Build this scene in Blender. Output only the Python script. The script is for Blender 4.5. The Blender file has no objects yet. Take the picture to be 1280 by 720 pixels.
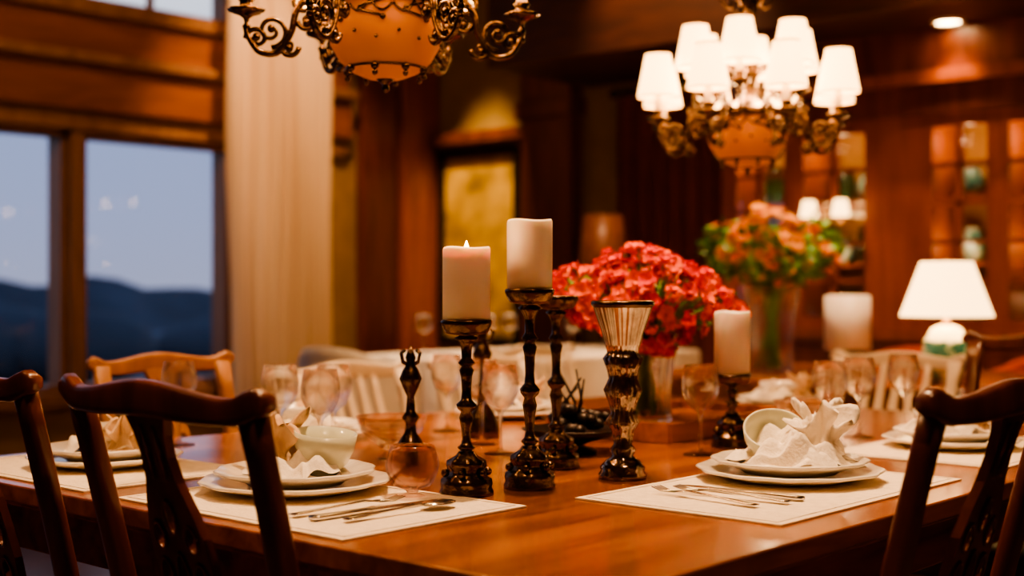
import bpy, math, random
from mathutils import Vector, Matrix, geometry
random.seed(7)
S=bpy.context.scene
pi=math.pi
# ------------------------------------------------------------------ materials
def newmat(n):
    m=bpy.data.materials.new(n); m.use_nodes=True
    nt=m.node_tree
    return m,nt,nt.nodes['Principled BSDF']
def setp(b,**k):
    for a,v in k.items():
        a=a.replace('_',' ')
        if a in b.inputs:
            b.inputs[a].default_value=v
def c4(c): return (c[0],c[1],c[2],1)
def mat(n,col,rough=.5,metal=0,noise=0.12,nscale=8,bump=0,bscale=60,col2=None,**k):
    m,nt,b=newmat(n)
    setp(b,Roughness=rough,Metallic=metal,**k)
    tc=nt.nodes.new('ShaderNodeTexCoord')
    nz=nt.nodes.new('ShaderNodeTexNoise'); nz.inputs['Scale'].default_value=nscale; nz.inputs['Detail'].default_value=4
    nt.links.new(tc.outputs['Object'],nz.inputs['Vector'])
    cr=nt.nodes.new('ShaderNodeValToRGB')
    cr.color_ramp.elements[0].position=.3; cr.color_ramp.elements[1].position=.7
    if col2: cr.color_ramp.elements[0].position=.46; cr.color_ramp.elements[1].position=.56
    cr.color_ramp.elements[0].color=c4([x*(1-noise) for x in col])
    cr.color_ramp.elements[1].color=c4(col2) if col2 else c4([min(1,x*(1+noise)) for x in col])
    nt.links.new(nz.outputs['Fac'],cr.inputs['Fac']); nt.links.new(cr.outputs['Color'],b.inputs['Base Color'])
    if bump:
        n2=nt.nodes.new('ShaderNodeTexNoise'); n2.inputs['Scale'].default_value=bscale
        nt.links.new(tc.outputs['Object'],n2.inputs['Vector'])
        bp=nt.nodes.new('ShaderNodeBump'); bp.inputs['Strength'].default_value=bump; bp.inputs['Distance'].default_value=.01
        nt.links.new(n2.outputs['Fac'],bp.inputs['Height']); nt.links.new(bp.outputs['Normal'],b.inputs['Normal'])
    return m
def wood(n,c1,c2,rough=.35,sc=(1,14,14),coat=.2,s=2.2,dist=.6,bands=False):
    m,nt,b=newmat(n)
    tc=nt.nodes.new('ShaderNodeTexCoord'); mp=nt.nodes.new('ShaderNodeMapping')
    mp.inputs['Scale'].default_value=sc
    nt.links.new(tc.outputs['Object'],mp.inputs['Vector'])
    nz=nt.nodes.new('ShaderNodeTexNoise'); nz.inputs['Scale'].default_value=s; nz.inputs['Detail'].default_value=7; nz.inputs['Distortion'].default_value=dist
    nt.links.new(mp.outputs['Vector'],nz.inputs['Vector'])
    cr=nt.nodes.new('ShaderNodeValToRGB')
    cr.color_ramp.elements[0].position=.32; cr.color_ramp.elements[1].position=.68
    cr.color_ramp.elements[0].color=c4(c1); cr.color_ramp.elements[1].color=c4(c2)
    nt.links.new(nz.outputs['Fac'],cr.inputs['Fac'])
    col=cr.outputs['Color']
    if bands:
        n3=nt.nodes.new('ShaderNodeTexNoise'); n3.inputs['Scale'].default_value=2.5; n3.inputs['Detail'].default_value=3
        nt.links.new(tc.outputs['Object'],n3.inputs['Vector'])
        r3=nt.nodes.new('ShaderNodeMapRange'); r3.inputs['From Min'].default_value=.3; r3.inputs['From Max'].default_value=.7; r3.inputs['To Min'].default_value=.70; r3.inputs['To Max'].default_value=1.12
        nt.links.new(n3.outputs['Fac'],r3.inputs['Value'])
        mu=nt.nodes.new('ShaderNodeVectorMath'); mu.operation='SCALE'
        nt.links.new(col,mu.inputs[0]); nt.links.new(r3.outputs[0],mu.inputs['Scale']); col=mu.outputs[0]
    nt.links.new(col,b.inputs['Base Color'])
    bp=nt.nodes.new('ShaderNodeBump'); bp.inputs['Strength'].default_value=.08; bp.inputs['Distance'].default_value=.004
    nt.links.new(nz.outputs['Fac'],bp.inputs['Height']); nt.links.new(bp.outputs['Normal'],b.inputs['Normal'])
    setp(b,Roughness=rough,Coat_Weight=coat,Coat_Roughness=.15)
    return m
def emis(n,col,st,base=None):
    m,nt,b=newmat(n)
    setp(b,Base_Color=c4(base or col),Roughness=.6,Emission_Color=c4(col),Emission_Strength=st)
    return m
def glassm(n,col=(1,1,1),rough=.02,ior=1.35,mixt=.35):
    m,nt,b=newmat(n)
    setp(b,Base_Color=c4(col),Roughness=rough,Transmission_Weight=1.0,IOR=ior)
    tr=nt.nodes.new('ShaderNodeBsdfTransparent'); tr.inputs['Color'].default_value=c4(col)
    mx=nt.nodes.new('ShaderNodeMixShader'); mx.inputs[0].default_value=mixt
    out=nt.nodes['Material Output']
    nt.links.new(b.outputs[0],mx.inputs[1]); nt.links.new(tr.outputs[0],mx.inputs[2]); nt.links.new(mx.outputs[0],out.inputs['Surface'])
    return m
def pane(n,gl=.08):
    m,nt,b=newmat(n)
    tr=nt.nodes.new('ShaderNodeBsdfTransparent'); g=nt.nodes.new('ShaderNodeBsdfGlossy'); g.inputs['Roughness'].default_value=.03
    mx=nt.nodes.new('ShaderNodeMixShader'); mx.inputs[0].default_value=gl
    nt.links.new(tr.outputs[0],mx.inputs[1]); nt.links.new(g.outputs[0],mx.inputs[2]); nt.links.new(mx.outputs[0],nt.nodes['Material Output'].inputs['Surface'])
    return m

M={}
M['table']=wood('table_wood',(.16,.042,.011),(.43,.14,.036),.24,(9,.8,9),.45,bands=True)
M['chair']=wood('chair_wood',(.085,.018,.006),(.185,.043,.012),.28,(10,10,1.5),.4)
M['chair_tan']=wood('honey_wood',(.42,.18,.06),(.6,.28,.1),.4,(8,8,1.5),.2)
M['cream']=mat('cream_paint',(.88,.74,.57),.55,noise=.06)
M['seat']=mat('seat_leather',(.09,.04,.02),.5,bump=.2)
M['creamseat']=mat('cream_fabric',(.8,.66,.5),.9,bump=.2)
M['red']=mat('red_fabric',(.42,.06,.02),.85,bump=.2)
M['whitefab']=mat('white_upholstery',(.85,.74,.6),.9,bump=.2)
M['trim']=wood('trim_wood',(.17,.05,.016),(.29,.095,.03),.45,(6,1.2,6),.1)
M['frame']=wood('window_frame_wood',(.2,.09,.035),(.32,.155,.065),.5,(6,6,1),.1)
M['darkwood']=wood('dark_panel_wood',(.09,.018,.007),(.19,.044,.012),.4,(7,7,.8),.2)
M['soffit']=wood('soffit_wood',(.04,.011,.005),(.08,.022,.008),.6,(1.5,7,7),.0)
M['cab']=wood('cabinet_wood',(.2,.043,.012),(.34,.085,.022),.4,(7,7,.8),.2)
M['wall']=mat('ochre_plaster',(.38,.2,.06),.85,bump=.15)
M['wallL']=mat('olive_plaster',(.32,.19,.06),.85,bump=.15)
M['ceil']=mat('ceiling_paint',(.24,.12,.05),.8)
M['floor']=wood('floor_wood',(.11,.045,.018),(.2,.085,.035),.35,(12,1,1),.2)
M['bronze']=mat('antique_bronze',(.13,.08,.05),.27,1,noise=.5,nscale=40,bump=.25)
M['brass']=mat('aged_brass',(.3,.18,.09),.34,.9,noise=.4,nscale=30,bump=.2)
M['black']=mat('black_iron',(.03,.022,.018),.35,.7,noise=.4)
M['silver']=mat('mercury_silver',(.58,.5,.42),.22,1,noise=.5,nscale=30)
M['pewter']=mat('dark_mercury_silver',(.3,.22,.17),.18,1,noise=.6,nscale=50,bump=.2)
M['steel']=mat('flatware_silver',(.72,.68,.62),.16,1,noise=.05)
M['wax']=mat('candle_wax',(.8,.71,.63),.5,noise=.05,Subsurface_Weight=.5,Subsurface_Scale=.02)
M['wax'].node_tree.nodes['Principled BSDF'].inputs['Subsurface Radius'].default_value=(1,.6,.35)
M['white']=mat('ivory_porcelain',(.86,.79,.68),.2,noise=.04,Coat_Weight=.5)
M['celadon']=mat('celadon_porcelain',(.66,.68,.52),.22,noise=.06,Coat_Weight=.5)
M['linen']=mat('linen_cloth',(.84,.72,.56),.9,noise=.08,nscale=60,bump=.3,bscale=200)
M['napkin']=mat('napkin_cloth',(.87,.78,.65),.9,noise=.08,bump=.3,bscale=120)
M['napkint']=mat('tan_napkin_cloth',(.72,.5,.3),.9,noise=.1,bump=.3,bscale=120)
M['cloth']=mat('white_tablecloth',(.9,.79,.65),.9,noise=.06,bump=.2)
M['glass']=glassm('clear_glass',(1,.99,.98),.02,1.3,.55)
M['crystal']=glassm('cut_crystal',(.98,.97,.94),.05,1.4,.2)
M['amber']=glassm('pink_glass',(1,.86,.8),.15,1.2,.4)
M['tealg']=glassm('teal_glass',(.3,.6,.58),.08,1.4,.1)
M['tealc']=mat('teal_ceramic',(.06,.26,.25),.25,noise=.3,nscale=22,col2=(.5,.62,.5),Coat_Weight=.5)
M['pane']=pane('window_glass',.008)
M['cpane']=pane('cabinet_glass',.12)
M['shade']=emis('lit_fabric_shade',(1,.5,.16),6.5,(.8,.7,.55))
M['shade2']=emis('lit_lamp_shade',(1,.57,.22),5.0,(.8,.7,.55))
M['bulb']=emis('bulb_glow',(1,.65,.3),40)
M['flame']=emis('flame_glow',(1,.5,.14),18)
M['alab']=emis('amber_alabaster',(1,.24,.04),.14,(.52,.19,.06))
M['candletube']=emis('candle_tube',(1,.42,.13),1.8,(.8,.65,.45))
M['petal1']=mat('petal_red',(.72,.02,.004),.7,noise=.2)
M['petal2']=mat('petal_coral',(.9,.12,.006),.7,noise=.15)
M['petal3']=mat('petal_pink',(.8,.035,.035),.7,noise=.15)
M['peach']=mat('petal_peach',(.95,.4,.07),.7,noise=.2)
M['peach2']=mat('petal_rose',(.9,.25,.08),.7,noise=.2)
M['leaf']=mat('leaf_green',(.15,.34,.04),.5,noise=.3)
M['leaf2']=mat('leaf_dark',(.08,.19,.03),.5,noise=.3)
M['curred']=mat('red_drape',(.24,.048,.015),.85,noise=.1)
M['hill']=mat('hill_ground',(.055,.07,.09),1,noise=.3,nscale=.15)
M['water']=mat('field_ground',(.11,.14,.18),1,noise=.45,nscale=.12)
m,nt,b=newmat('sheer_curtain'); setp(b,Base_Color=(.85,.65,.44,1),Roughness=.9)
tl=nt.nodes.new('ShaderNodeBsdfTranslucent'); tl.inputs['Color'].default_value=(.9,.78,.62,1)
mx=nt.nodes.new('ShaderNodeMixShader'); mx.inputs[0].default_value=.3
nt.links.new(b.outputs[0],mx.inputs[1]); nt.links.new(tl.outputs[0],mx.inputs[2]); nt.links.new(mx.outputs[0],nt.nodes['Material Output'].inputs['Surface'])
M['curtain']=m
m,nt,b=newmat('landscape_painting')
tc=nt.nodes.new('ShaderNodeTexCoord'); nz=nt.nodes.new('ShaderNodeTexNoise'); nz.inputs['Scale'].default_value=3.5; nz.inputs['Detail'].default_value=6
nt.links.new(tc.outputs['Object'],nz.inputs['Vector'])
cr=nt.nodes.new('ShaderNodeValToRGB'); e=cr.color_ramp.elements
e[0].position=.35; e[0].color=(.2,.11,.015,1); e[1].position=.6; e[1].color=(.7,.4,.07,1)
x=e.new(.48); x.color=(.52,.29,.045,1)
nt.links.new(nz.outputs['Fac'],cr.inputs['Fac']); nt.links.new(cr.outputs['Color'],b.inputs['Base Color']); setp(b,Roughness=.5)
M['painting']=m

# ------------------------------------------------------------------ mesh builder
class MB:
    def __init__(s): s.v=[];s.f=[];s.m=[];s.sm=[];s.mats=[]
    def mi(s,k):
        if k not in s.mats: s.mats.append(k)
        return s.mats.index(k)
    def add(s,vs,fs,k,smooth=True,T=None):
        o=len(s.v); i=s.mi(k)
        for p in vs:
            p=Vector(p)
            if T is not None: p=T@p
            s.v.append(p)
        for f in fs: s.f.append([a+o for a in f]); s.m.append(i); s.sm.append(smooth)
    def box(s,x0,x1,y0,y1,z0,z1,k,T=None):
        vs=[(x,y,z) for z in(z0,z1) for y in(y0,y1) for x in(x0,x1)]
        s.add(vs,[(0,2,3,1),(4,5,7,6),(0,1,5,4),(2,6,7,3),(0,4,6,2),(1,3,7,5)],k,False,T)
    def lathe(s,prof,k,seg=32,T=None,mod=None,cap=True):
        vs=[];fs=[];n=len(prof)
        for (r,z) in prof:
            for j in range(seg):
                a=2*pi*j/seg; q=r
                if mod: q,zz=mod(r,z,a)
                else: zz=z
                vs.append((q*math.cos(a),q*math.sin(a),zz))
        for i in range(n-1):
            for j in range(seg):
                j2=(j+1)%seg
                fs.append((i*seg+j,i*seg+j2,(i+1)*seg+j2,(i+1)*seg+j))
        if cap:
            if prof[0][0]>1e-4: fs.append(tuple(range(seg))[::-1])
            if prof[-1][0]>1e-4: fs.append(tuple((n-1)*seg+j for j in range(seg)))
        s.add(vs,fs,k,True,T)
    def sphere(s,c,r,k,seg=12,sc=(1,1,1)):
        n=seg//2+1
        prof=[(max(r*math.sin(pi*i/n),1e-5),-r*math.cos(pi*i/n)) for i in range(n+1)]
        s.lathe(prof,k,seg,Matrix.Translation(c)@Matrix.Diagonal((sc[0],sc[1],sc[2],1)),cap=False)
    def tube(s,pts,rad,k,seg=8,T=None,flat=1.0):
        pts=[Vector(p) for p in pts]; n=len(pts)
        if not hasattr(rad,'__len__'): rad=[rad]*n
        vs=[];fs=[]; up=None
        for i,p in enumerate(pts):
            t=(pts[min(i+1,n-1)]-pts[max(i-1,0)])
            if t.length<1e-9: t=Vector((0,0,1))
            t.normalize()
            if up is None:
                up=Vector((0,0,1)) if abs(t.z)<.9 else Vector((1,0,0))
            a=t.cross(up)
            if a.length<1e-4: a=t.orthogonal()
            a.normalize(); bb=a.cross(t).normalized(); up=bb
            for j in range(seg):
                w=2*pi*j/seg
                vs.append(p+a*math.cos(w)*rad[i]*flat+bb*math.sin(w)*rad[i])
        for i in range(n-1):
            for j in range(seg):
                j2=(j+1)%seg
                fs.append((i*seg+j,i*seg+j2,(i+1)*seg+j2,(i+1)*seg+j))
        fs.append(tuple(range(seg))[::-1]); fs.append(tuple((n-1)*seg+j for j in range(seg)))
        s.add(vs,fs,k,True,T)
    def beam(s,secs,k,axis='z',T=None,pw=.45):
        seg=16; vs=[];fs=[]; n=len(secs)
        for (x,y,z,a,b) in secs:
            for j in range(seg):
                w=2*pi*(j+.5)/seg; c=math.cos(w); d=math.sin(w)
                u=a*math.copysign(abs(c)**pw,c); v=b*math.copysign(abs(d)**pw,d)
                if axis=='z': vs.append((x+u,y+v,z))
                elif axis=='x': vs.append((x,y+u,z+v))
                else: vs.append((x+u,y,z+v))
        for i in range(n-1):
            for j in range(seg):
                j2=(j+1)%seg
                fs.append((i*seg+j,i*seg+j2,(i+1)*seg+j2,(i+1)*seg+j))
        fs.append(tuple(range(seg))[::-1]); fs.append(tuple((n-1)*seg+j for j in range(seg)))
        s.add(vs,fs,k,True,T)
    def plate(s,loops,k,fn,th,T=None):
        tri=geometry.tessellate_polygon([[Vector((p[0],p[1],0)) for p in L] for L in loops])
        flat=[p for L in loops for p in L]; n=len(flat)
        vs=[];
        for sgn in(-1,1):
            for p in flat:
                q=fn(p[0],p[1]); vs.append((q[0],q[1]+sgn*th/2,q[2]))
        fs=[tuple(t) for t in tri]+[tuple(a+n for a in t[::-1]) for t in tri]
        o=0
        for L in loops:
            for j in range(len(L)):
                a=o+j; b2=o+(j+1)%len(L)
                fs.append((a,b2,b2+n,a+n))
            o+=len(L)
        s.add(vs,fs,k,False,T)
    def done(s,name,loc=(0,0,0),rz=0,bevel=0,parent=None,scale=1):
        me=bpy.data.meshes.new(name)
        me.from_pydata([tuple(p) for p in s.v],[],s.f)
        for k in s.mats: me.materials.append(M[k])
        for p,mi,sm in zip(me.polygons,s.m,s.sm): p.material_index=mi; p.use_smooth=sm
        me.update()
        import bmesh
        bm=bmesh.new(); bm.from_mesh(me); bmesh.ops.recalc_face_normals(bm,faces=bm.faces); bm.to_mesh(me); bm.free()
        o=bpy.data.objects.new(name,me); S.collection.objects.link(o)
        o.location=loc; o.rotation_euler=(0,0,rz); o.scale=(scale,)*3
        if bevel:
            bv=o.modifiers.new('bevel','BEVEL'); bv.width=bevel; bv.segments=2; bv.limit_method='ANGLE'
        if parent: o.parent=parent
        return o
def inst(o,loc,rz=0,scale=1):
    n=bpy.data.objects.new(o.name.split('.')[0],o.data); S.collection.objects.link(n)
    n.location=loc; n.rotation_euler=(0,0,rz); n.scale=(scale,)*3
    for md in o.modifiers:
        if md.type=='BEVEL':
            q=n.modifiers.new('bevel','BEVEL'); q.width=md.width; q.segments=2; q.limit_method='ANGLE'
    return n
def boxobj(name,b,k,bevel=0.006):
    q=MB(); cx,cy,cz=(b[0]+b[1])/2,(b[2]+b[3])/2,(b[4]+b[5])/2
    q.box(b[0]-cx,b[1]-cx,b[2]-cy,b[3]-cy,b[4]-cz,b[5]-cz,k)
    return q.done(name,(cx,cy,cz),bevel=bevel)

TZ=.76
X0,X1,Y0,Y1=-5.5,3.2,-3.2,5.2
CZ=3.6
SZ=2.30
# ------------------------------------------------------------------ room shell
boxobj('floor',(X0-.2,X1+.2,Y0-.2,Y1+.2,-.1,0),'floor',0)
boxobj('ceiling',(X0-.2,X1+.2,Y0-.2,Y1+.2,CZ,CZ+.1),'ceil',0)
boxobj('wall_right',(X1,X1+.15,Y0,Y1,0,CZ),'wall',0)
boxobj('wall_front',(X0,X1,Y0-.15,Y0,0,CZ),'wall',0)
boxobj('wall_back',(X0-.15,X1,Y1,Y1+.15,0,CZ),'wallL',0)
panes=[(-.75,.15),(.3,1.28),(1.42,2.56),(2.64,3.60)]
WB,WT,UB,UT=.55,1.92,2.60,3.4
wl=MB()
def wpart(y0,y1,z0,z1): wl.box(X0-.15,X0,y0,y1,z0,z1,'wallL')
wpart(Y0,Y1,0,WB); wpart(Y0,Y1,WT,UB); wpart(Y0,Y1,UT,CZ)
prev=Y0
for a,bb in panes:
    wpart(prev,a,WB,WT); wpart(prev,a,UB,UT); prev=bb
wpart(prev,Y1,WB,WT); wpart(prev,Y1,UB,UT)
wl.done('wall_left')
for i,(a,bb) in enumerate(panes):
    for j,(z0,z1) in enumerate(((WB,WT),(UB,UT))):
        f=MB(); fw=.035
        cy=(a+bb)/2
        x0,x1=-.13,.0
        f.box(x0,x1,a-cy,a-cy+fw,z0,z1,'frame'); f.box(x0,x1,bb-cy-fw,bb-cy,z0,z1,'frame')
        f.box(x0,x1,a-cy,bb-cy,z0,z0+fw,'frame'); f.box(x0,x1,a-cy,bb-cy,z1-fw,z1,'frame')
        f.box(x0-.0,x0+.012,a-cy,bb-cy,z0,z1,'pane')
        if j==1: f.box(x0+.02,x0+.06,-.015,.015,z0,z1,'frame')
        f.done('window_%d'%(i*2+j+1),(X0,cy,0),bevel=0)
tn=[0]
def trim(b,k='trim',bv=.008):
    tn[0]+=1
    return boxobj('trim_%d'%tn[0],b,k,bv)
for y0,y1 in ((-1.0,-.75),(.15,.3),(1.28,1.42),(2.56,2.64),(3.60,3.72)):
    trim((X0,X0+.05,y0,y1,WB,WT),'frame'); trim((X0,X0+.05,y0,y1,UB,UT),'frame')
trim((X0,X0+.07,Y0,4.44,WT,WT+.10),'frame')
trim((X0,X0+.12,Y0,4.44,WT+.10,WT+.34))
trim((X0,X0+.18,Y0,4.44,WT+.34,WT+.39),'frame')
trim((X0,X0+.09,Y0,4.44,WT+.39,UB-.08))
trim((X0,X0+.14,Y0,4.44,UB-.08,UB),'frame')
trim((X0,X0+.1,Y0,4.44,WB-.07,WB),'frame')
trim((X0,X0+.14,Y0,4.44,UT,CZ))
boxobj('baseboard_left',(X0,X0+.03,Y0,4.5,0,.16),'trim')
boxobj('baseboard_back',(X0+.4,X1,Y1-.03,Y1,0,.16),'trim')
boxobj('baseboard_right',(X1-.03,X1,Y0,Y1,0,.16),'trim')
trim((X0,X0+.08,4.56,4.86,0,CZ),'darkwood',.02)
trim((X0,X0+.13,4.88,Y1,0,CZ),'cab',.02)
# curtain rod & curtain
q=MB(); N=150; H=24; vs=[];fs=[]
for i in range(N+1):
    u=i/N; y=3.36+.75*u
    ph=u*pi*2*8
    for j in range(H+1):
        z=.02+(3.36-.02)*j/H
        amp=.05+.015*math.sin(u*9+j*.2)
        x=amp*math.sin(ph+.25*math.sin(j*.3))+.02*math.sin(ph*.37+1)
        vs.append((x,y+.012*math.sin(j*.35+u*8),z))
for i in range(N):
    for j in range(H):
        a=i*(H+1)+j; fs.append((a,a+1,a+H+2,a+H+1))
q.add(vs,fs,'curtain')
q.tube([(0,-.3,3.39),(0,4.42,3.39)],.018,'bronze',10); q.sphere((0,4.44,3.39),.035,'bronze')
q.tube([(0,4.25,3.39),(-.15,4.25,3.39)],.012,'bronze',8); q.tube([(0,0,3.39),(-.15,0,3.39)],.012,'bronze',8)
q.done('window_curtain',(X0+.29,0,0))

# ------------------------------------------------------------------ back wall features
bx=lambda t:X0+t
q=MB(); w,h=.31,.58
q.box(-w,w,-.02,0,-h,h,'painting')
for (a,b1,c,d) in ((-w-.04,w+.04,h,h+.05),(-w-.04,w+.04,-h-.05,-h),(-w-.04,-w,-h,h),(w,w+.04,-h,h)):
    q.box(a,b1,-.05,0,c,d,'black')
q.done('framed_painting',(bx(.50),Y1,1.36),bevel=.006)
trim((bx(.14),bx(.92),Y1-.1,Y1,2.02,2.1),'darkwood')
trim((bx(.93),bx(1.34),Y1-.12,Y1,0,CZ),'darkwood',.02)
trim((bx(.90),bx(1.37),Y1-.15,Y1,2.12,2.24),'darkwood',.02)
q=MB(); N=90; vs=[];fs=[]
for i in range(N+1):
    u=i/N
    for j in range(2):
        z=[.02,2.2][j]
        vs.append((.78*u,.05*math.sin(u*pi*2*7),z))
for i in range(N): fs.append((2*i,2*i+1,2*i+3,2*i+2))
q.add(vs,fs,'curred')
q.tube([(-.03,0,2.22),(.81,0,2.22)],.016,'bronze'); q.sphere((-.03,0,2.22),.03,'bronze'); q.sphere((.81,0,2.22),.03,'bronze')
q.tube([(.1,0,2.22),(.1,.1,2.22)],.01,'bronze'); q.tube([(.7,0,2.22),(.7,.1,2.22)],.01,'bronze')
q.done('red_drape_curtain',(bx(1.68),Y1-.11,0))
# built-in cabinet with glazed doors
q=MB(); c0=bx(2.56); c1=bx(6.2); D=.38; GT=1.84
def cb(x0,x1,y0,y1,z0,z1,k='cab'): q.box(x0-c0,x1-c0,y0,y1,z0,z1,k)
cb(c0,c1,-.03,0,0,SZ,'cab')
cb(c0,c1,-D,0,0,.85); cb(c0-.02,c1,-D-.04,0,.85,.9); cb(c0,c1,-D-.02,0,GT+.06,SZ,'darkwood'); cb(c0-.02,c1,-D-.06,0,2.04,2.1,'cab')
bays=[(2.65,2.93),(3.04,3.37),(3.71,3.97),(4.07,4.33),(4.6,4.95),(5.05,5.4)]
prev=2.56
for a,b1 in bays:
    cb(bx(prev),bx(a),-D,0,.9,GT+.06); prev=b1
    cb(bx(a),bx(b1),-D,-D+.035,.9,.95); cb(bx(a),bx(b1),-D,-D+.035,GT,GT+.06)
    mid=(a+b1)/2
    cb(bx(mid)-.013,bx(mid)+.013,-D-.008,-D+.03,.95,GT)
    for r in range(1,5):
        z=.95+(GT-.95)*r/5; cb(bx(a),bx(b1),-D-.008,-D+.03,z-.011,z+.011)
    cb(bx(a),bx(b1),-D+.012,-D+.016,.95,GT,'cpane')
    cb(bx(a),bx(b1),-.045,-.03,.9,GT+.05,'wall')
    for z in (1.2,1.52): cb(bx(a),bx(b1),-D+.16,-.045,z,z+.015,'cab')
    for z in (.9,1.215,1.535):
        for s_ in range(2):
            xx=bx(a+.08+.14*s_)-c0; kk=random.choice(['tealg','tealc','celadon','tealc'])
            hh=random.uniform(.12,.2)
            q.lathe([(.03,0),(.05,.02),(.06,hh*.4),(.055,hh*.75),(.04,hh*.9),(.045,hh)],kk,14,Matrix.Translation((xx,-.12,z)))
cb(bx(prev),c1,-D,0,.9,GT+.06)
for a,b1 in ((2.65,3.37),(3.71,4.33),(4.6,5.4)):
    cb(bx(a),bx(b1),-D-.015,-D,.1,.8,'darkwood')
q.done('display_cabinet',(c0,Y1,0),bevel=0)
for i,t in enumerate((2.79,3.2,3.84,4.2,4.8,5.2)):
    for z in (1.78,1.3):
        L=bpy.data.lights.new('cabinet_light','POINT'); L.energy=3.0 if z>1.5 else 1.6; L.color=(1,.64,.32); L.shadow_soft_size=.03
        o=bpy.data.objects.new('cabinet_light',L); S.collection.objects.link(o); o.location=(bx(t),Y1-.29,z)
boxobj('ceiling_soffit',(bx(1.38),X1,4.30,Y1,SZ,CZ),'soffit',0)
def downlight(x,y,z,en,col=(1,.57,.27),size=1.5,target=None,rad=.05,nm='recessed_or_added_light'):  # soffit one is a recessed light; those on the main ceiling are added spots
    q=MB(); q.lathe([(.075,0),(.075,-.012),(.06,-.012),(.055,-.002)],'white',24,cap=False)
    q.lathe([(.001,-.004),(.055,-.004)],'bulb',24,cap=False)
    e=q.done(nm,(x,y,z))
    L=bpy.data.lights.new(nm+'_lamp','SPOT'); L.energy=en; L.color=col; L.spot_size=size; L.spot_blend=.7; L.shadow_soft_size=rad
    o=bpy.data.objects.new('lamp',L); S.collection.objects.link(o); o.location=(0,0,-.03); o.parent=e
    if target:
        d=Vector(target)-Vector((x,y,z-.03)); o.rotation_euler=d.to_track_quat('-Z','Y').to_euler()
    return e
downlight(-1.66,4.70,SZ,25)
downlight(-.75,.8,CZ,410,size=.9,target=(-.75,.75,.7),col=(1,.61,.33))  # added spot to brighten the centre of the dining table
downlight(-.6,2.0,CZ,240,size=1.0,target=(-.7,1.8,.7))  # added spot lifting the far half of the table
downlight(-3.3,2.9,CZ,480,size=.8,target=(-3.0,3.2,0.6),col=(1,.62,.33))  # fill light added over the cloth table
downlight(-4.1,3.2,CZ,310,size=1.0,target=(-5.3,3.8,1.7))  # added to warm and brighten the sheer curtain
downlight(-3.6,1.2,CZ,110,size=1.2,target=(-5.4,2.0,2.4))  # added wash on the window wall and its trim
downlight(-4.7,4.3,CZ,480,size=.5,target=(-5.0,5.2,1.35),col=(1,.68,.24))  # golden spot added to make the painting bright
downlight(-1.6,3.5,CZ,380,size=.8,target=(-1.8,3.6,.9))  # added fill above the side table
downlight(-.95,2.75,CZ,330,size=.42,target=(-1.857,3.5,1.2),col=(1,.66,.38))  # extra beam added just for the rose bouquet
downlight(-2.9,3.6,CZ,220,size=.9,target=(-2.9,5.1,1.3))  # added wash on the drape side of the back wall
downlight(-.9,3.4,CZ,190,size=.9,target=(-1.2,5.1,1.3))  # added wash towards the cabinet
downlight(.9,-.6,CZ,120,size=1.3,target=(0.2,0.2,.6))  # unseen fill added on the camera side, aimed at the near corner
downlight(-1.9,-.9,CZ,80,size=1.3,target=(-1.5,0,.6))  # unseen fill added for the chairs on the left
downlight(-2.3,1.5,CZ,400,size=.9,target=(-1.9,1.6,.6),col=(1,.62,.33))  # added light to whiten the cream chairs
# lit double sconce, modelled in place of light reflections in the cabinet glass
q=MB()
q.box(-.04,.04,-.02,0,-.14,.06,'brass')
for sx in(-1,1):
    q.tube([(0,-.02,-.05),(sx*.04,-.07,-.09),(sx*.085,-.08,-.05),(sx*.085,-.08,-.02)],.007,'brass')
    q.lathe([(.022,-.025),(.024,-.015),(.01,-.01),(.01,.02)],'brass',12,Matrix.Translation((sx*.085,-.08,0)))
    q.lathe([(.045,.02),(.03,.10)],'shade2',16,Matrix.Translation((sx*.085,-.08,0)),cap=False)
q.done('sconce_reflection',(bx(3.205),Y1-D-.009,1.42))

# ------------------------------------------------------------------ outside
q=MB(); q.box(-400,-8,-300,400,-.5,0,'water'); q.done('ground_outside',(0,0,-2.5))
q=MB(); vs=[];fs=[]; N=120
for i in range(N+1):
    y=-60+320*i/N
    hgt=1.5+.5*math.sin(i*.22)+.4*math.sin(i*.57+1)+.35*math.sin(i*1.7)+random.uniform(-.25,.25)
    vs+= [(0,y,-3),(-6,y,hgt),(-14,y,-3)]
for i in range(N):
    a=3*i; fs+=[(a,a+3,a+4,a+1),(a+1,a+4,a+5,a+2)]
q.add(vs,fs,'hill'); q.done('distant_hills',(-95,0,0))
q=MB()
for i in range(26):
    y=random.uniform(-20,70); r=random.uniform(1.0,2.2)
    q.sphere((random.uniform(-3,3),y,-2.2+r*.5),r,'hill',10,(1,1.6,.75))
q.done('tree_line',(-48,0,0))
w=bpy.data.worlds.new('dusk_sky'); S.world=w; w.use_nodes=True; nt=w.node_tree
bg=nt.nodes['Background']; tc=nt.nodes.new('ShaderNodeTexCoord'); sp=nt.nodes.new('ShaderNodeSeparateXYZ'); cr=nt.nodes.new('ShaderNodeValToRGB')
nt.links.new(tc.outputs['Generated'],sp.inputs[0]); nt.links.new(sp.outputs['Z'],cr.inputs['Fac']); nt.links.new(cr.outputs['Color'],bg.inputs['Color'])
e=cr.color_ramp.elements; e[0].position=0; e[0].color=(.34,.37,.54,1); e[1].position=1; e[1].color=(.1,.17,.4,1)
x=e.new(.05); x.color=(.32,.37,.58,1); x=e.new(.12); x.color=(.30,.37,.62,1); x=e.new(.2); x.color=(.8,.85,1,1); x=e.new(.5); x.color=(.25,.35,.65,1)
bg.inputs['Strength'].default_value=1.0

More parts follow.
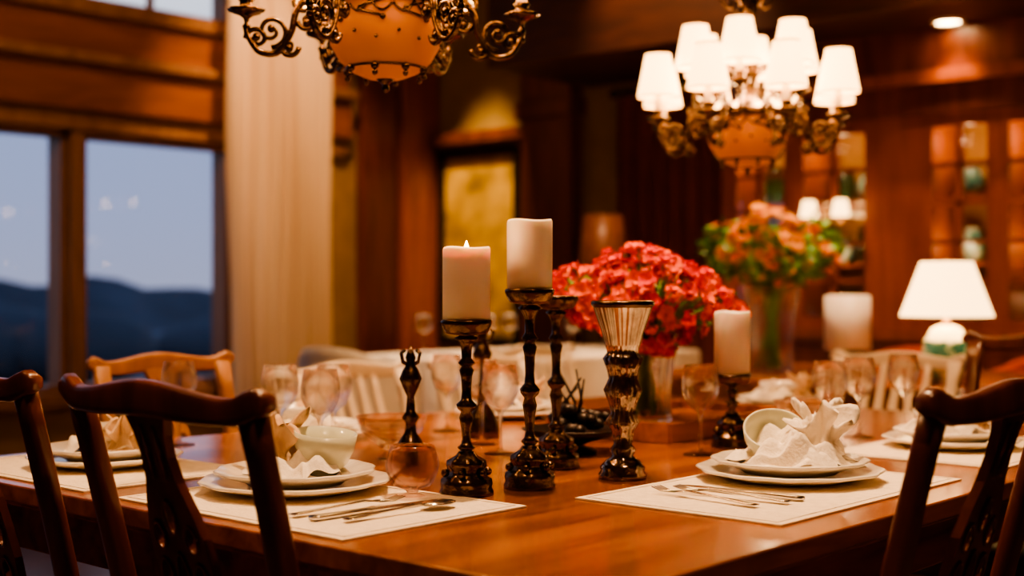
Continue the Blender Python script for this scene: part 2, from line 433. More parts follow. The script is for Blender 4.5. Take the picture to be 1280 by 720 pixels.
# ------------------------------------------------------------------ dining table
def table(name,x0,x1,y0,y1,h,k,leg=.045):
    q=MB(); cx,cy=(x0+x1)/2,(y0+y1)/2; a,b1=(x1-x0)/2,(y1-y0)/2
    q.box(-a,a,-b1,b1,h-.03,h,k)
    q.box(-a+.02,a-.02,-b1+.02,b1-.02,h-.042,h-.03,k)
    for s1 in(-1,1):
        q.box(-a+.07,a-.07,s1*(b1-.08)-.012,s1*(b1-.08)+.012,h-.13,h-.042,k)
        q.box(s1*(a-.08)-.012,s1*(a-.08)+.012,-b1+.07,b1-.07,h-.13,h-.042,k)
        for s2 in(-1,1):
            q.beam([(s1*(a-.1),s2*(b1-.1),z,r,r) for z,r in ((0,leg*.6),(.3,leg*.75),(h-.14,leg),(h-.042,leg))],k)
    return q.done(name,(cx,cy,0),bevel=.006)
table('dining_table',-1.65,0,0,2.3,TZ,'table')

# ------------------------------------------------------------------ chairs
def ell(cx,cz,rx,rz,n=16): return [(cx+rx*math.cos(2*pi*i/n),cz+rz*math.sin(2*pi*i/n)) for i in range(n)]
def chair(name,W,Ht,k,ks,rake=.12,style='splat'):
    q=MB(); z0=.45
    def by(x,z):
        t=max(0,(z-z0)/(Ht-z0)); return -rake*t**1.15-.025*t*(1-(2*x/W)**2)
    hw=W/2
    def px(z):
        t=(z-z0)/(Ht-z0); return .19+(hw-.035-.19)*max(0,t)**1.2
    for sx in(-1,1):
        secs=[(sx*.18,-.10,0,.017,.02),(sx*.185,-.04,.2,.019,.022),(sx*.19,0,.42,.021,.026)]
        for i in range(1,9):
            z=.42+(Ht-.02-.42)*i/8
            secs.append((sx*px(z),by(hw,z),z,.021-.001*(i/8)+.003*(i==8),.014))
        q.beam(secs,k)
        q.beam([(sx*.23,.43,0,.02,.02),(sx*.23,.43,.04,.024,.024),(sx*.23,.43,.09,.017,.017),(sx*.232,.43,.3,.022,.022),(sx*.235,.43,.44,.028,.028)],k)
        q.beam([(sx*.19,0,.41,.014,.03),(sx*.23,.43,.41,.014,.03)],k,'y')
        q.beam([(sx*.185,-.03,.17,.01,.014),(sx*.23,.43,.17,.01,.014)],k,'y')
    q.beam([(-.23,.43,.41,.014,.03),(.23,.43,.41,.014,.03)],k,'x')
    q.beam([(-.19,0,.41,.014,.03),(.19,0,.41,.014,.03)],k,'x')
    q.beam([(-.2,.2,.17,.01,.014),(.2,.2,.17,.01,.014)],k,'x')
    secs=[]
    for y,wd,h in ((.0,.165,.01),(.015,.18,.022),(.2,.2,.032),(.4,.222,.026),(.44,.225,.018),(.452,.215,.006)):
        secs.append((0,y,.445+.0*h,wd,h))
    q.beam(secs,ks,'y')
    secs=[]; n=28
    for i in range(n+1):
        x=-hw+W*i/n; u=abs(x)/hw
        zc=Ht-.022+.005*math.cos(u*pi*1.5)+.014*max(0,u-.78)/.22 -.006*(u>.97)
        hh=.0205+.004*math.cos(u*pi*1.1)+.004*math.exp(-((u-.88)/.1)**2)
        if i in(0,n): hh=.010
        secs.append((x,by(x,Ht-.02),zc,.012,hh))
    q.beam(secs,k,'x')
    if style=='splat':
        prof=[(.46,.05),(.5,.045),(.55,.05),(.6,.06),(.66,.067),(.71,.066),(.76,.062),(.80,.050),(.835,.036),(.87,.031),(.9,.035),(.925,.045),(.95,.055)]
        prof=[(z0+(z-z0)*(Ht-z0)/(.966-z0),w_) for z,w_ in prof]
        outer=[(w_,z) for z,w_ in prof]+[(-w_,z) for z,w_ in prof[::-1]]
        f=(Ht-z0)/(.966-z0); Z=lambda z:z0+(z-z0)*f
        holes=[ell(0,Z(.695),.013,.040*f),ell(0,Z(.785),.012,.024*f)]
        for sx in(-1,1):
            holes+= [ell(sx*.040,Z(.70),.014,.024*f),ell(sx*.036,Z(.757),.013,.020*f),ell(sx*.014,Z(.875),.006,.036*f,20),
                     ell(sx*.035,Z(.63),.014,.028*f),ell(sx*.024,Z(.55),.011,.03*f)]
        holes.append(ell(0,Z(.6),.011,.03*f))
        q.plate([outer]+holes,k,lambda u,v:(u,by(u,v),v),.014)
        for H_ in holes:
            pts=[(p[0],by(p[0],p[1])-.0075,p[1]) for p in H_]; pts.append(pts[0])
            q.tube(pts,.0028,k,5)
    else:
        for xx in(-.1,-.05,0,.05,.1):
            q.beam([(xx,by(xx,z),z,.012+.004*math.sin((z-z0)*9),.007) for z in [z0+ (Ht-.02-z0)*i/8 for i in range(9)]],k)
        q.beam([(x,by(x,z0+.12),z0+.12,.009,.014) for x in (-.19,-.1,0,.1,.19)],k,'x')
    return q.done(name,bevel=0)
ch=chair('dining_chair',.47,.966,'chair','seat')
ch.location=(-.65,.0,0)
inst(ch,(-1.205,.0,0))
inst(ch,(.065,.655,0),pi/2)
inst(ch,(-.45,2.46,0),pi)
tan=chair('side_chair',.44,1.0,'chair_tan','creamseat')
tan.location=(-1.80,.735,0); tan.rotation_euler=(0,0,-pi/2); tan.scale=(.92,.92,.93)
cr_=chair('cream_chair',.46,.885,'cream','creamseat',style='slats')
cr_.location=(-1.80,1.34,0); cr_.rotation_euler=(0,0,-pi/2)
inst(cr_,(-1.80,1.88,0),-pi/2)
inst(cr_,(-2.13,2.50,0),-pi/2)
inst(cr_,(-1.04,2.78,0),pi)
def tubchair(k,nm='upholstered_chair'):
    q=MB()
    n=20; q2=[]
    for i in range(n+1):
        a=pi*i/n
        q2.append((.27*math.cos(a),-.27*math.sin(a)*.9+.1))
    vs=[];fs=[]
    for (x,y) in q2:
        for (rr,z) in ((1,.3),(1.02,.8),(.97,.83),(.86,.83),(.82,.8),(.8,.3)):
            vs.append((x*rr,(y-.1)*rr+.1,z-.08*(abs(x)/.27)**3*(z>.5)))
    for i in range(n):
        for j in range(5):
            a=i*6+j; fs.append((a,a+1,a+7,a+6))
    fs.append(tuple(range(6))); fs.append(tuple(n*6+j for j in range(6)))
    q.add(vs,fs,k)
    q.beam([(0,-.16,.38,.15,.03),(0,-.1,.38,.2,.07),(0,.1,.38,.24,.08),(0,.26,.38,.25,.07),(0,.3,.38,.24,.03)],k,'y')
    for sx in(-1,1):
        for yy in(-.12,.24): q.beam([(sx*.2,yy,0,.014,.014),(sx*.2,yy,.34,.022,.022)],'chair')
    return q.done(nm)
rc=tubchair('red'); rc.location=(-1.75,4.5,0); rc.rotation_euler=(0,0,pi)
inst(rc,(-1.08,4.5,0),pi)
inst(rc,(-.3,3.5,0),pi/2)
wc=tubchair('whitefab','white_tub_chair'); wc.location=(-3.0,2.30,0); wc.scale=(1.05,1.05,1.05)
table('side_table',-2.35,-.75,3.1,4.2,TZ,'table')

# white cloth table
q=MB(); a,b1=.42,.72; hz=.80; vs=[];fs=[]; n=160
per=[]
for i in range(n):
    t=i/n; p=t*4
    if p<1: x,y=-a+2*a*p,-b1
    elif p<2: x,y=a,-b1+2*b1*(p-1)
    elif p<3: x,y=a-2*a*(p-2),b1
    else: x,y=-a,b1-2*b1*(p-3)
    per.append((x,y))
for lv,(z,am) in enumerate(((hz,0),(hz-.015,.01),(hz-.2,.02),(hz-.45,.035),(.1,.05))):
    for i,(x,y) in enumerate(per):
        k_=1+ (.02+am)*(lv>0)*.5 + am*math.sin(i*.55)*.9
        vs.append((x*k_,y*k_,z))
for lv in range(4):
    for i in range(n):
        j=(i+1)%n; fs.append((lv*n+i,lv*n+j,(lv+1)*n+j,(lv+1)*n+i))
fs.append(tuple(range(n)))
q.add(vs,fs,'cloth')
for sx in(-1,1):
    for sy in(-1,1): q.beam([(sx*.35,sy*.62,0,.02,.02),(sx*.35,sy*.62,.5,.025,.025),(sx*.35,sy*.62,.79,.03,.03)],'chair')
q.done('cloth_covered_table',(-3.14,3.55,0))

# ------------------------------------------------------------------ tableware
def placemat(x0,x1,y0,y1):
    q=MB(); a,b1=(x1-x0)/2,(y1-y0)/2
    q.box(-a,a,-b1,b1,0,.0025,'linen')
    for s_ in(-1,1):
        q.box(-a+.012,a-.012,s_*(b1-.014)-.0012,s_*(b1-.014)+.0012,.002,.0038,'napkin')
        q.box(s_*(a-.014)-.0012,s_*(a-.014)+.0012,-b1+.012,b1-.012,.002,.0038,'napkin')
    return q.done('linen_placemat',((x0+x1)/2,(y0+y1)/2,TZ+.0005))
placemat(-.985,-.445,.03,.40)
placemat(-1.6,-1.08,.03,.38)
placemat(-.44,-.07,.51,1.12)
placemat(-.44,-.07,1.3,1.85)
def scal(r,z,a): return (r*(1+.018*(r>.1)*math.cos(a*12)),z)
def platestack(name,r=.155):
    q=MB()
    q.lathe([(.001,0),(r*.6,0),(r*.66,.004),(r*.98,.016),(r,.019),(r*.97,.0215),(r*.64,.010),(.001,.007)],'white',64,None,scal)
    r2=r*.84; T=Matrix.Translation((0,0,.012))
    q.lathe([(.001,0),(r2*.6,0),(r2*.66,.006),(r2*.98,.02),(r2,.023),(r2*.97,.0255),(r2*.64,.012),(.001,.009)],'white',64,T,scal)
    return q
def bowlpart(q,k,T,r=.045,h=.058):
    q.lathe([(.001,0),(r*.45,0),(r*.5,.006),(r*.75,h*.3),(r*.95,h*.65),(r,h),(r*.95,h),(r*.88,h*.65),(r*.66,h*.3),(.001,.01)],k,36,T)
def napkinpart(q,T,r=.04,h=.085,seed=0,k='napkin'):
    rnd=random.Random(seed); p1,p2=rnd.random()*6,rnd.random()*6
    def md(rr,z,a):
        t=z/h; amp=.12+.38*t*t
        return (rr*(1+amp*math.sin(5*a+p1+2*t)+.5*amp*math.sin(9*a+p2-3*t)), z+.018*t*math.sin(3*a+p2)+.008*t*math.sin(11*a))
    q.lathe([(r*.9,0),(r*1.05,h*.15),(r*.85,h*.35),(r*.55,h*.5),(r*.75,h*.7),(r*1.1,h*.88),(r*1.25,h),(r*1.0,h*.93),(r*.6,h*.75),(r*.3,h*.6),(.001,h*.5)],k,72,T,md)
def foldcloth(q,T,seed=0,w=.09,d=.07,h=.05,k='napkin'):
    rnd=random.Random(seed); n=26; vs=[];fs=[]; ph=[rnd.random()*6 for _ in range(6)]
    for i in range(n+1):
        for j in range(n+1):
            u=i/n*2-1; v=j/n*2-1
            e=max(0,1-(u*u+v*v)*.62)
            z=h*e*(.65+.35*math.sin(4*u+2.5*v+ph[0]))+.014*math.sin(9*u-3*v+ph[1])*e+.01*math.sin(11*v+4*u+ph[2])*e+.004
            vs.append((u*w+.012*math.sin(5*v+ph[3]),v*d+.012*math.sin(5*u+ph[4]),max(z,.001)))
    for i in range(n):
        for j in range(n):
            a=i*(n+1)+j; fs.append((a,a+n+1,a+n+2,a+1))
    q.add(vs,fs,k,True,T)
TR=Matrix.Translation
q=platestack('a'); bowlpart(q,'celadon',TR((.02,.04,.024))@Matrix.Rotation(.12,4,'Y'),.052,.07)
napkinpart(q,TR((-.045,.0,.024)),.033,.088,1,'napkint')
foldcloth(q,TR((.0,.0,.022)),2,.085,.06,.045)
q.done('place_setting',(-.825,.262,TZ+.004))
q=platestack('c',.16)
bowlpart(q,'celadon',TR((-.045,.02,.036))@Matrix.Rotation(.5,4,'X')@Matrix.Rotation(.35,4,'Y'),.055,.06)
napkinpart(q,TR((.035,.05,.024)),.036,.09,5)
foldcloth(q,TR((-.01,.015,.022)),8,.105,.075,.06)
foldcloth(q,TR((.03,-.02,.022))@Matrix.Rotation(1.1,4,'Z'),9,.09,.05,.05)
q.done('place_setting',(-.29,.915,TZ+.004),0)
q=platestack('b',.14); bowlpart(q,'white',TR((0,.03,.024)),.06,.05); foldcloth(q,TR((0,0,.022)),12,.08,.06,.04); napkinpart(q,TR((.06,0,.024)),.025,.06,3,'napkint')
b_=q.done('place_setting',(-1.34,.23,TZ+.004))
inst(b_,(-.28,1.56,TZ+.004),1.0); inst(b_,(-1.42,.78,TZ+.001),2.0); inst(b_,(-1.42,1.45,TZ+.001),.5); inst(b_,(-1.0,2.1,TZ+.001),.5)
def fork():
    q=MB(); z=.004
    q.beam([(0,-.1,z,.008,.0012),(0,-.09,z,.009,.0015),(0,-.03,z+.003,.004,.0015),(0,.03,z+.006,.003,.0018),(0,.045,z+.004,.008,.001),(0,.055,z+.003,.0115,.001)],'steel','y')
    for i in range(4):
        x=-.0098+.0065*i; q.beam([(x,.053,z+.003,.0017,.001),(x,.08,z+.002,.0016,.001),(x,.1,z+.007,.001,.0008)],'steel','y')
    return q
def spoon():
    q=MB(); z=.004
    q.beam([(0,-.1,z,.008,.0012),(0,-.09,z,.009,.0015),(0,-.03,z+.003,.004,.0015),(0,.035,z+.006,.003,.0018),(0,.05,z+.005,.005,.0015)],'steel','y')
    q.sphere((0,.075,z+.004),.021,'steel',16,(1,1.5,.22))
    return q
def knife():
    q=MB(); z=.004
    q.beam([(0,-.11,z,.007,.003),(0,-.1,z,.009,.0035),(0,-.01,z,.006,.003),(0,0,z,.009,.0012),(.002,.07,z,.01,.0008),(0,.1,z,.006,.0006),(-.003,.112,z,.001,.0004)],'steel','y')
    return q
zf=TZ+.004
fk=fork().done('dinner_fork',(-.615,.19,zf),-.1); sp_=spoon().done('soup_spoon',(-.53,.215,zf),-.06); kn=knife().done('table_knife',(-.575,.2,zf),-.05)
inst(fk,(-.27,.62,zf),pi/2-.1); inst(fk,(-.25,.665,zf),pi/2+.06); inst(kn,(-.26,.71,zf),pi/2+.02)

# ------------------------------------------------------------------ candlesticks
def candlestick(h,candle_h=.115,rc=.038,k='bronze',rb=.044,lit=False):
    q=MB()
    P=[(.001,0),(rb,0),(rb,.006),(rb*.93,.012),(rb*.97,.018),(rb*.9,.026),(rb*.62,.032),(rb*.6,.04),(rb*.72,.046),(rb*.7,.055),(rb*.4,.064),(rb*.32,.07)]
    z=.07; H2=h-.02
    seq=[(.008,.0),(.016,.03),(.009,.06),(.007,.1),(.009,.2),(.013,.28),(.009,.33),(.016,.36),(.018,.39),(.009,.43),(.0075,.5),(.009,.62),(.012,.68),(.008,.71),(.015,.74),(.008,.78),(.009,.88),(.014,.92),(.02,.95),(.012,.97),(.032,.985),(.036,1.0)]
    for r,t in seq: P.append((r,z+(H2-z)*t))
    P+=[(.041,h-.008),(.042,h-.003),(.040,h),(.001,h-.001)]
    q.lathe(P,k,36,None,lambda r,z,a:(r*(1+(.06*math.cos(8*a) if (.02<r<.04 and z<.06) else 0)+(.1*math.cos(4*a) if (r<.019 and r>.012) else 0)),z))
    for i in range(6):
        a=2*pi*i/6; q.sphere((.036*math.cos(a),.036*math.sin(a),.036),.007,k,8)
    if candle_h:
        c=candle_h
        q.lathe([(rc,h),(rc,h+c-.004),(rc*.96,h+c),(rc*.88,h+c-.002),(rc*.8,h+c-.010),(.001,h+c-.012)],'wax',48,None,lambda r,z,a:(r*(1+.006*math.cos(24*a)),z+(.0012*math.sin(3*a) if z>h+c-.005 else 0)))
        q.tube([(0,0,h+c-.013),(0.001,0,h+c-.006),(0.002,0,h+c-.001)],.0012,'black',6)
        if lit: q.lathe([(.0005,h+c-.006),(.0035,h+c-.002),(.004,h+c+.001),(.0025,h+c+.006),(.0003,h+c+.011)],'flame',12)
    return q
candlestick(.283,.117,.0385,lit=True).done('pillar_candlestick',(-.604,.434,TZ))
L=bpy.data.lights.new('candle_glow','POINT'); L.energy=.5; L.color=(1,.5,.2); L.shadow_soft_size=.01
o=bpy.data.objects.new('candle_light',L); S.collection.objects.link(o); o.location=(-.604,.434,TZ+.283+.117+.02)
candlestick(.333,.115,.038).done('pillar_candlestick',(-.576,.558,TZ))
candlestick(.32,0).done('tall_candle_holder',(-.703,.78,TZ))
candlestick(.155,.13,.037).done('pillar_candlestick',(-.632,1.272,TZ))
q=MB()
q.lathe([(.001,0),(.085,0),(.085,.01),(.05,.02),(.03,.04),(.035,.06),(.075,.075),(.09,.08),(.001,.08)],'bronze',32)
q.lathe([(.095,.08),(.095,.3),(.08,.305),(.001,.295)],'wax',32)
q.done('pillar_candle',(-1.776,3.97,TZ))
q=MB()
P=[(.001,0),(.042,0),(.043,.008),(.038,.014),(.04,.02),(.03,.032),(.018,.04),(.024,.05),(.016,.06),(.02,.085),(.029,.1),(.02,.115),(.025,.135),(.033,.155),(.024,.175),(.027,.19),(.034,.21),(.026,.222)]
q.lathe(P,'pewter',48,None,lambda r,z,a:(r*(1+.05*math.cos(12*a)*(z>.06)),z))
P=[(.026,.220),(.03,.235),(.036,.258),(.044,.282),(.05,.3),(.054,.308),(.051,.308),(.04,.282),(.033,.258),(.001,.24)]
q.lathe(P,'silver',60,None,lambda r,z,a:(r*(1+.045*math.cos(20*a)),z))
q.lathe([(.052,.300),(.056,.304),(.056,.310),(.052,.312)],'bronze',48)
q.done('fluted_trumpet_vase',(-.526,.75,TZ))
q=MB()
q.lathe([(.001,0),(.032,0),(.033,.012),(.03,.03),(.02,.05),(.01,.065),(.008,.08),(.015,.09),(.008,.10),(.006,.125),(.013,.14),(.019,.155),(.013,.17),(.006,.18),(.009,.19),(.001,.21)],'bronze',28)
for i in range(4):
    a=pi/2*i; q.tube([(0,0,.175),(.018*math.cos(a),.018*math.sin(a),.183),(.022*math.cos(a),.022*math.sin(a),.197),(.014*math.cos(a),.014*math.sin(a),.202)],.003,'bronze',6)
fo=q.done('metal_finial_ornament',(-.87,.566,TZ),scale=1.09)
inst(fo,(-1.15,1.06,TZ),.4,1.2)
q=MB()
q.lathe([(.001,0),(.022,0),(.021,.003),(.008,.008),(.012,.013),(.03,.02),(.041,.04),(.043,.055),(.038,.075),(.034,.084),(.032,.084),(.036,.074),(.040,.055),(.038,.041),(.028,.023),(.001,.018)],'amber',40)
q.done('pink_glass_votive',(-.645,.352,TZ))
def wineglass(k='glass'):
    q=MB()
    q.lathe([(.001,0),(.034,0),(.033,.003),(.006,.008),(.004,.02),(.004,.075),(.007,.085),(.026,.1),(.037,.125),(.038,.145),(.032,.18),(.031,.18),(.036,.145),(.035,.126),(.024,.102),(.001,.092)],k,32)
    return q
wg=wineglass().done('wine_glass',(-.915,.86,TZ))
for p in ((-1.07,.522),(-1.06,.96),(-.61,1.12),(-.49,1.43),(-.52,1.62),(-.5,1.8),(-1.527,.52),(-1.3,1.1),(-1.246,.566),(-1.17,.64)): inst(wg,(p[0],p[1],TZ))
for p in ((-3.1,3.2),(-3.2,3.45),(-2.95,3.6),(-3.3,3.0)): inst(wg,(p[0],p[1],.801))
q=MB(); q.lathe([(.001,0),(.03,0),(.028,.006),(.012,.015),(.03,.03),(.06,.055),(.07,.085),(.067,.085),(.057,.058),(.001,.03)],'glass',40)
gb=q.done('glass_bowl',(-1.02,.66,TZ)); inst(gb,(-.6,1.52,TZ))
q=MB()
q.lathe([(.001,0),(.05,0),(.05,.006),(.02,.014),(.04,.022),(.085,.034),(.105,.048),(.1,.05),(.04,.03),(.001,.026)],'black',40)
rnd=random.Random(3)
for i in range(13):
    a=rnd.random()*6.28; r=rnd.random()*.06; z=.05+rnd.random()*.06*(1-r/.08)
    for s_ in range(4):
        b1=rnd.random()*3
        q.sphere((r*math.cos(a)+.006*s_*math.cos(b1),r*math.sin(a)+.006*math.sin(b1)*s_,z),.017-.001*s_,'black',10,(1,.75+.2*rnd.random(),.8))
for i in range(6):
    a=i; q.tube([(0,0,.05),(.02*math.cos(a),.02*math.sin(a),.1),(.03*math.cos(a*2),.03*math.sin(a*2),.15+.02*math.sin(a))],[.004,.003,.002],'black',6)
q.done('iron_centerpiece_bowl',(-.83,.985,TZ))
q=MB(); q.box(-.16,.16,-.26,.26,.012,.024,'table'); 
for s_ in(-1,1):
    q.box(-.17,.17,s_*.26-.008,s_*.26+.008,.0,.045,'table'); q.box(s_*.165-.008,s_*.165+.008,-.26,.26,.0,.045,'table')
q.done('wooden_serving_tray',(-.93,1.49,TZ),0,bevel=.003)
# ------------------------------------------------------------------ flowers
def petal(q,c,nrm,ang,L,Wd,k,curl=.4):
    nrm=nrm.normalized(); t=nrm.orthogonal().normalized(); t=Matrix.Rotation(ang,3,nrm)@t; s_=nrm.cross(t)
    vs=[];
    rows=[(0,.15,0),(.35,.85,.1),(.7,1.0,.3),(1,.35,.5)]
    for (u,w_,z) in rows:
        for sg in(-1,0,1):
            vs.append(c+t*(u*L)+s_*(sg*w_*Wd)+nrm*(z*curl*L*2+(abs(sg)*.15*L)))
    fs=[]
    for i in range(3):
        for j in range(2):
            a=i*3+j; fs.append((a,a+1,a+4,a+3))
    q.add(vs,fs,k)
def bouquet(name,loc,cz,rx,ry,rz,n,ks,size,vh,vr,nleaf,seed,inner=.4,vk='crystal',lf=.8):
    rnd=random.Random(seed); q=MB()
    for i in range(n):
        while True:
            p=Vector((rnd.uniform(-1,1),rnd.uniform(-1,1),rnd.uniform(-1,1)))
            if inner<p.length<1: break
        lump=1+.18*math.sin(5*p.x+3*p.y+4*p.z+seed)
        c=Vector((p.x*rx*lump,p.y*ry*lump,cz+p.z*rz*lump))
        nr=(Vector((p.x,p.y,p.z+.35))+Vector([rnd.uniform(-.5,.5) for _ in range(3)])).normalized()
        k=rnd.choice(ks); s_=size*rnd.uniform(.7,1.25)
        for ring in range(2):
            m_=5 if ring==0 else 4
            for j in range(m_): petal(q,c+nr*ring*.003,nr,2*pi*j/m_+ring*.6,s_*(1-.35*ring),s_*.45,k,.25+.5*ring)
        if i%2==0:
            q.tube([(0+p.x*.02,p.y*.02,vh*.8),(c.x*.5,c.y*.5,vh+(c.z-vh)*.4),c],.0018,'leaf',5)
    for i in range(nleaf):
        p=Vector((rnd.uniform(-1,1),rnd.uniform(-1,1),rnd.uniform(-1,.4))).normalized()
        c=Vector((p.x*rx*lf,p.y*ry*lf,cz+p.z*rz*.95)); petal(q,c,Vector((rnd.uniform(-1,1),rnd.uniform(-1,1),1)),rnd.random()*6,size*1.9,size*.5,rnd.choice(['leaf','leaf2']),.1)
    for i in range(26):
        a=rnd.random()*6.28; r=vr*.5*rnd.random()
        q.tube([(r*math.cos(a),r*math.sin(a),.02),(.3*r*math.cos(a+1),.3*r*math.sin(a+1),vh*.6),(r*1.2*math.cos(a+2),r*1.2*math.sin(a+2),vh+.02),(rx*.4*math.cos(a+2),ry*.4*math.sin(a+2),cz)],.0035,'leaf',6)
    q.lathe([(.001,0),(vr*.7,0),(vr*.74,.01),(vr*.7,vh*.3),(vr*.8,vh*.65),(vr,vh),(vr*.95,vh),(vr*.74,vh*.65),(vr*.64,vh*.3),(vr*.6,.02),(.001,.018)],vk,64,None,lambda r,z,a:(r*(1+.05*math.cos(16*a)),z))
    return q.done(name,loc)
bouquet('red_flower_vase',(-.93,1.37,TZ+.025),.285,.232,.232,.108,640,['petal1','petal2','petal3','petal2','petal2'],.0185,.215,.084,26,11)
bouquet('rose_flower_vase',(-1.857,3.50,TZ),.49,.25,.25,.145,190,['peach','peach','peach2','peach2','peach'],.028,.34,.11,420,5,vk='glass',lf=.98)
# ------------------------------------------------------------------ table lamp
q=MB()
q.lathe([(.001,0),(.06,0),(.062,.01),(.05,.018)],'brass',32)
q.lathe([(.05,.018),(.078,.04),(.083,.1),(.077,.15)],'tealc',32,cap=False)
q.lathe([(.077,.15),(.05,.195),(.025,.205),(.001,.205)],'celadon',32,cap=False)  # paler upper body paints in the glow under the shade
q.lathe([(.025,.205),(.012,.215),(.01,.25),(.01,.3),(.001,.3)],'brass',20)
q.lathe([(.158,.235),(.157,.238),(.088,.425),(.086,.425),(.155,.238),(.156,.235)],'shade2',40,cap=False)
q.sphere((0,0,.31),.025,'bulb'); q.lathe([(.001,.44),(.01,.43),(.004,.42),(.004,.3),(.001,.3)],'brass',10)
for i in range(3):
    a=i*2*pi/3; q.tube([(0,0,.42),(.087*math.cos(a),.087*math.sin(a),.422)],.002,'brass',5)
q.done('table_lamp',(-1.08,3.36,TZ))
L=bpy.data.lights.new('l','POINT'); L.energy=8; L.color=(1,.6,.3); L.shadow_soft_size=.05
o=bpy.data.objects.new('table_lamp_light',L); S.collection.objects.link(o); o.location=(-1.08,3.36,TZ+.37)
q=MB()
q.lathe([(.001,0),(.14,0),(.14,.015),(.03,.03),(.012,.05),(.012,1.15),(.001,1.15)],'black',24)
q.lathe([(.125,1.22),(.105,1.48),(.102,1.48),(.122,1.22)],'trim',32,cap=False)
q.tube([(0,0,1.15),(0,0,1.47)],.006,'black'); 
for i in range(3):
    a=i*2*pi/3; q.tube([(0,0,1.45),(.11*math.cos(a),.11*math.sin(a),1.45)],.003,'black',5)
q.done('floor_lamp',(-3.47,4.50,0))

# ------------------------------------------------------------------ chandelier
def spiral(cx,cz,r0,turns,start,dirn,n=26):
    pts=[]
    for i in range(n):
        t=i/(n-1); r=r0*(1-.85*t); a=start+dirn*turns*2*pi*t
        pts.append((cx+r*math.cos(a),cz+r*math.sin(a)))
    return pts
def smooth(P,n=10):
    out=[]
    for i in range(len(P)-1):
        p0=P[max(i-1,0)];p1=P[i];p2=P[i+1];p3=P[min(i+2,len(P)-1)]
        for j in range(n):
            t=j/n; out.append(tuple(.5*((2*p1[k])+(-p0[k]+p2[k])*t+(2*p0[k]-5*p1[k]+4*p2[k]-p3[k])*t*t+(-p0[k]+3*p1[k]-3*p2[k]+p3[k])*t**3) for k in range(len(p1))))
    out.append(P[-1]); return out
def chandelier(nl,top):
    q=MB()
    q.lathe([(.001,.008),(.035,.012),(.065,.024),(.088,.044),(.105,.073),(.111,.105),(.108,.135),(.10,.155),(.097,.155),(.001,.15)],'alab',48)
    q.lathe([(.001,-.016),(.005,-.014),(.008,-.007),(.005,-.001),(.010,.004),(.018,.010),(.012,.014),(.001,.014)],'bronze',24)
    q.lathe([(.104,.148),(.118,.150),(.121,.158),(.116,.168),(.1,.172),(.06,.18),(.03,.2),(.02,.23),(.028,.26),(.04,.28),(.03,.3),(.016,.32),(.014,.4),(.026,.44),(.034,.47),(.02,.5),(.012,.54),(.02,.57),(.012,.6),(.006,.62)],'bronze',40,None,lambda r,z,a:(r*(1+.03*math.cos(16*a)*(r>.08)),z))
    def bowlr(z):
        tab=[(.008,.0),(.012,.035),(.024,.065),(.044,.088),(.073,.105),(.105,.111),(.135,.108),(.155,.10)]
        for (z0_,r0),(z1_,r1) in zip(tab,tab[1:]):
            if z<=z1_: return r0+(r1-r0)*(z-z0_)/(z1_-z0_)
        return .1
    for i in range(8):
        a0=2*pi*i/8
        pts=[]
        for j in range(12):
            z=.155-.045*j/11; a=a0+.22*math.sin(j*.7); r=bowlr(z)+.003; pts.append((r*math.cos(a),r*math.sin(a),z))
        q.tube(pts,.0028,'bronze',6); q.sphere(pts[-1],.006,'bronze',8)
        for sg in(-1,1):
            pp=[]
            for j in range(14):
                t=j/13; z=.145-.018*math.sin(t*pi)-.008*t; a=a0+sg*.38*t; r=bowlr(z)+.003; pp.append((r*math.cos(a),r*math.sin(a),z))
            q.tube(pp,.0024,'bronze',6)
        z=.030; r=bowlr(z)+.004; q.sphere((r*math.cos(a0),r*math.sin(a0),z-.004),.008,'bronze',10); q.sphere((r*math.cos(a0),r*math.sin(a0),z-.017),.006,'bronze',8)
    for i in range(16):
        a=2*pi*i/16+.1; z=.075+.012*(i%2); r=bowlr(z)+.002; q.sphere((r*math.cos(a),r*math.sin(a),z),.004,'bronze',8)
    pts=[((bowlr(.030)+.003)*math.cos(2*pi*i/40),(bowlr(.030)+.003)*math.sin(2*pi*i/40),.030) for i in range(41)]
    q.tube(pts,.0028,'bronze',6)
    def arm(ang,P,cup,sh0,tubeh,spirals):
        T=Matrix.Rotation(ang,4,'Z')
        pts=[(p[0],0,p[1]) for p in smooth(P)]
        n=len(pts); q.tube(pts,[.0075-.002*i/n for i in range(n)],'bronze',8,T)
        for s_ in spirals:
            sp=[(p[0],0,p[1]) for p in spiral(*s_)]
            q.tube(sp,[.0055-.002*i/len(sp) for i in range(len(sp))],'bronze',7,T); q.sphere(T@Vector(sp[-1]),.0085,'bronze',8)
        cx,cz=cup; T2=T@Matrix.Translation((cx,0,cz))
        q.lathe([(.001,-.036),(.006,-.034),(.008,-.026),(.004,-.02),(.006,-.012),(.014,-.006),(.03,.0),(.034,.006),(.03,.008),(.014,.006),(.013,.02),(.017,.026),(.012,.03)],'bronze',20,T2,lambda r,z,a:(r*(1+.08*math.cos(8*a)*(r>.025)),z))
        q.lathe([(.0105,.028),(.0105,.028+tubeh),(.001,.028+tubeh)],'candletube',14,T2)
        z1=sh0-cz
        q.lathe([(.058,z1),(.0575,z1+.003),(.035,z1+.12),(.0335,z1+.12),(.0565,z1+.003)],'shade',24,T2,cap=False)
        for b_ in (z1,z1+.12): 
            rr=.0585 if b_==z1 else .0355
            q.tube([(rr*math.cos(2*pi*i/20),rr*math.sin(2*pi*i/20),b_) for i in range(21)],.0018,'brass',5,T2)
        q.tube([(0,0,.028+tubeh),(0,0,z1+.115)],.002,'brass',5,T2)
        q.tube([(-.035,0,z1+.115),(.035,0,z1+.115)],.0015,'brass',5,T2)
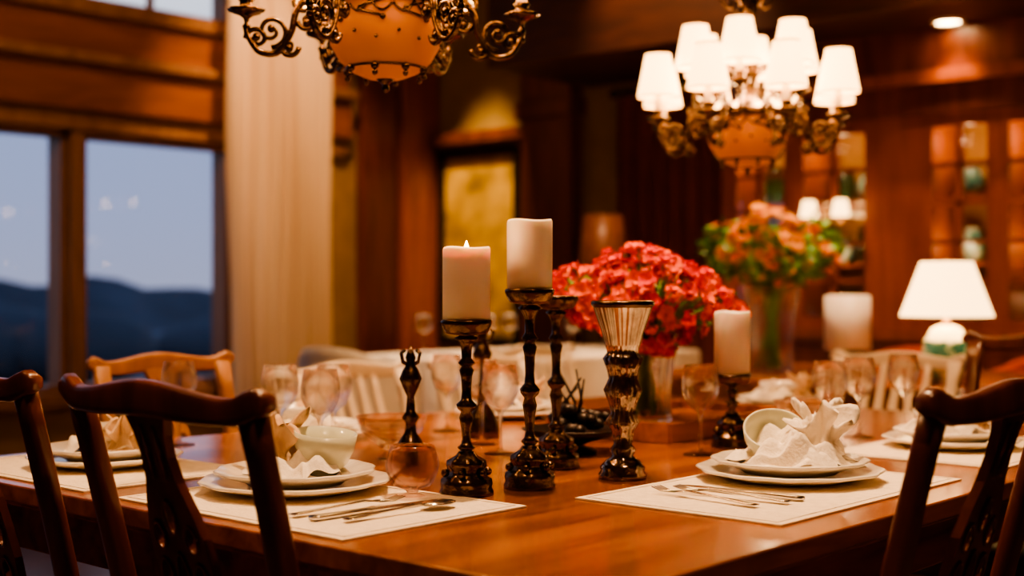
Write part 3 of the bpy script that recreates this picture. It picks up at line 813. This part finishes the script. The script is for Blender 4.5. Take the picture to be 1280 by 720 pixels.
    for i in range(nl):
        a=2*pi*i/nl
        arm(a,[(.11,.165),(.14,.175),(.17,.14),(.18,.10),(.205,.06),(.24,.06),(.262,.09),(.265,.105)],(.265,.135),.20,.075,
            [(.16,.16,.028,1.4,pi/2,1),(.218,.1,.032,1.5,-pi/2,-1),(.245,.085,.022,1.2,0,1),(.185,.07,.02,1.2,pi,1),(.15,.12,.018,1.2,0,-1)])
    for i in range(6):
        a=2*pi*i/6+pi/6
        arm(a,[(.02,.27),(.06,.29),(.1,.25),(.12,.2),(.145,.19),(.155,.205)],(.155,.23),.285,.055,[(.09,.225,.026,1.3,pi/2,-1),(.12,.25,.018,1.2,0,1),(.14,.165,.024,1.4,pi,1)])
    for i in range(6):
        T=Matrix.Rotation(2*pi*i/6+.3,4,'Z')
        q.tube([(p[0],0,p[1]) for p in smooth([(.02,.5),(.06,.53),(.075,.49),(.05,.46),(.035,.48)])],.004,'bronze',6,T)
    q.tube([(0,0,.6),(0,0,top-.03)],.005,'bronze',8)
    z=.64; i=0
    while z<top-.06:
        T=Matrix.Translation((0,0,z))@Matrix.Rotation(i*pi/2,4,'Z')
        q.tube([(.012*math.cos(2*pi*j/14),0,.03*math.sin(2*pi*j/14)) for j in range(15)],.003,'bronze',5,T); z+=.055; i+=1
    q.lathe([(.001,top),(.07,top),(.065,top-.02),(.02,top-.04),(.008,top-.06)],'bronze',28)
    return q
zb=1.487; zc=1.425
va=math.atan2(-1.144-.637,.8955+1.013)   # arms straddle the bowl
chandelier(6,CZ-zb).done('chandelier',(-1.013,.637,zb),va+pi/6)
chandelier(8,CZ-zc).done('chandelier',(-1.13,2.14,zc),va+.12)
for (x,y,z) in ((-1.013,.637,zb),(-1.13,2.14,zc)):
    L=bpy.data.lights.new('chandelier_glow','POINT'); L.energy=28; L.color=(1,.53,.22); L.shadow_soft_size=.12
    o=bpy.data.objects.new('chandelier_light',L); S.collection.objects.link(o); o.location=(x,y,z+.24)

# ------------------------------------------------------------------ camera
cam=bpy.data.cameras.new('camera'); co=bpy.data.objects.new('camera',cam); S.collection.objects.link(co)
cam.sensor_width=36; cam.lens=47.25
co.location=(.8955,-1.144,1.094); co.rotation_euler=(pi/2,0,math.radians(41.6))
cam.dof.use_dof=True; cam.dof.focus_distance=2.15; cam.dof.aperture_fstop=2.2
cam.clip_end=1000
S.camera=co
try:
    S.view_settings.look='AgX - Medium High Contrast'
    S.view_settings.exposure=.15
except Exception as ex: print(ex)
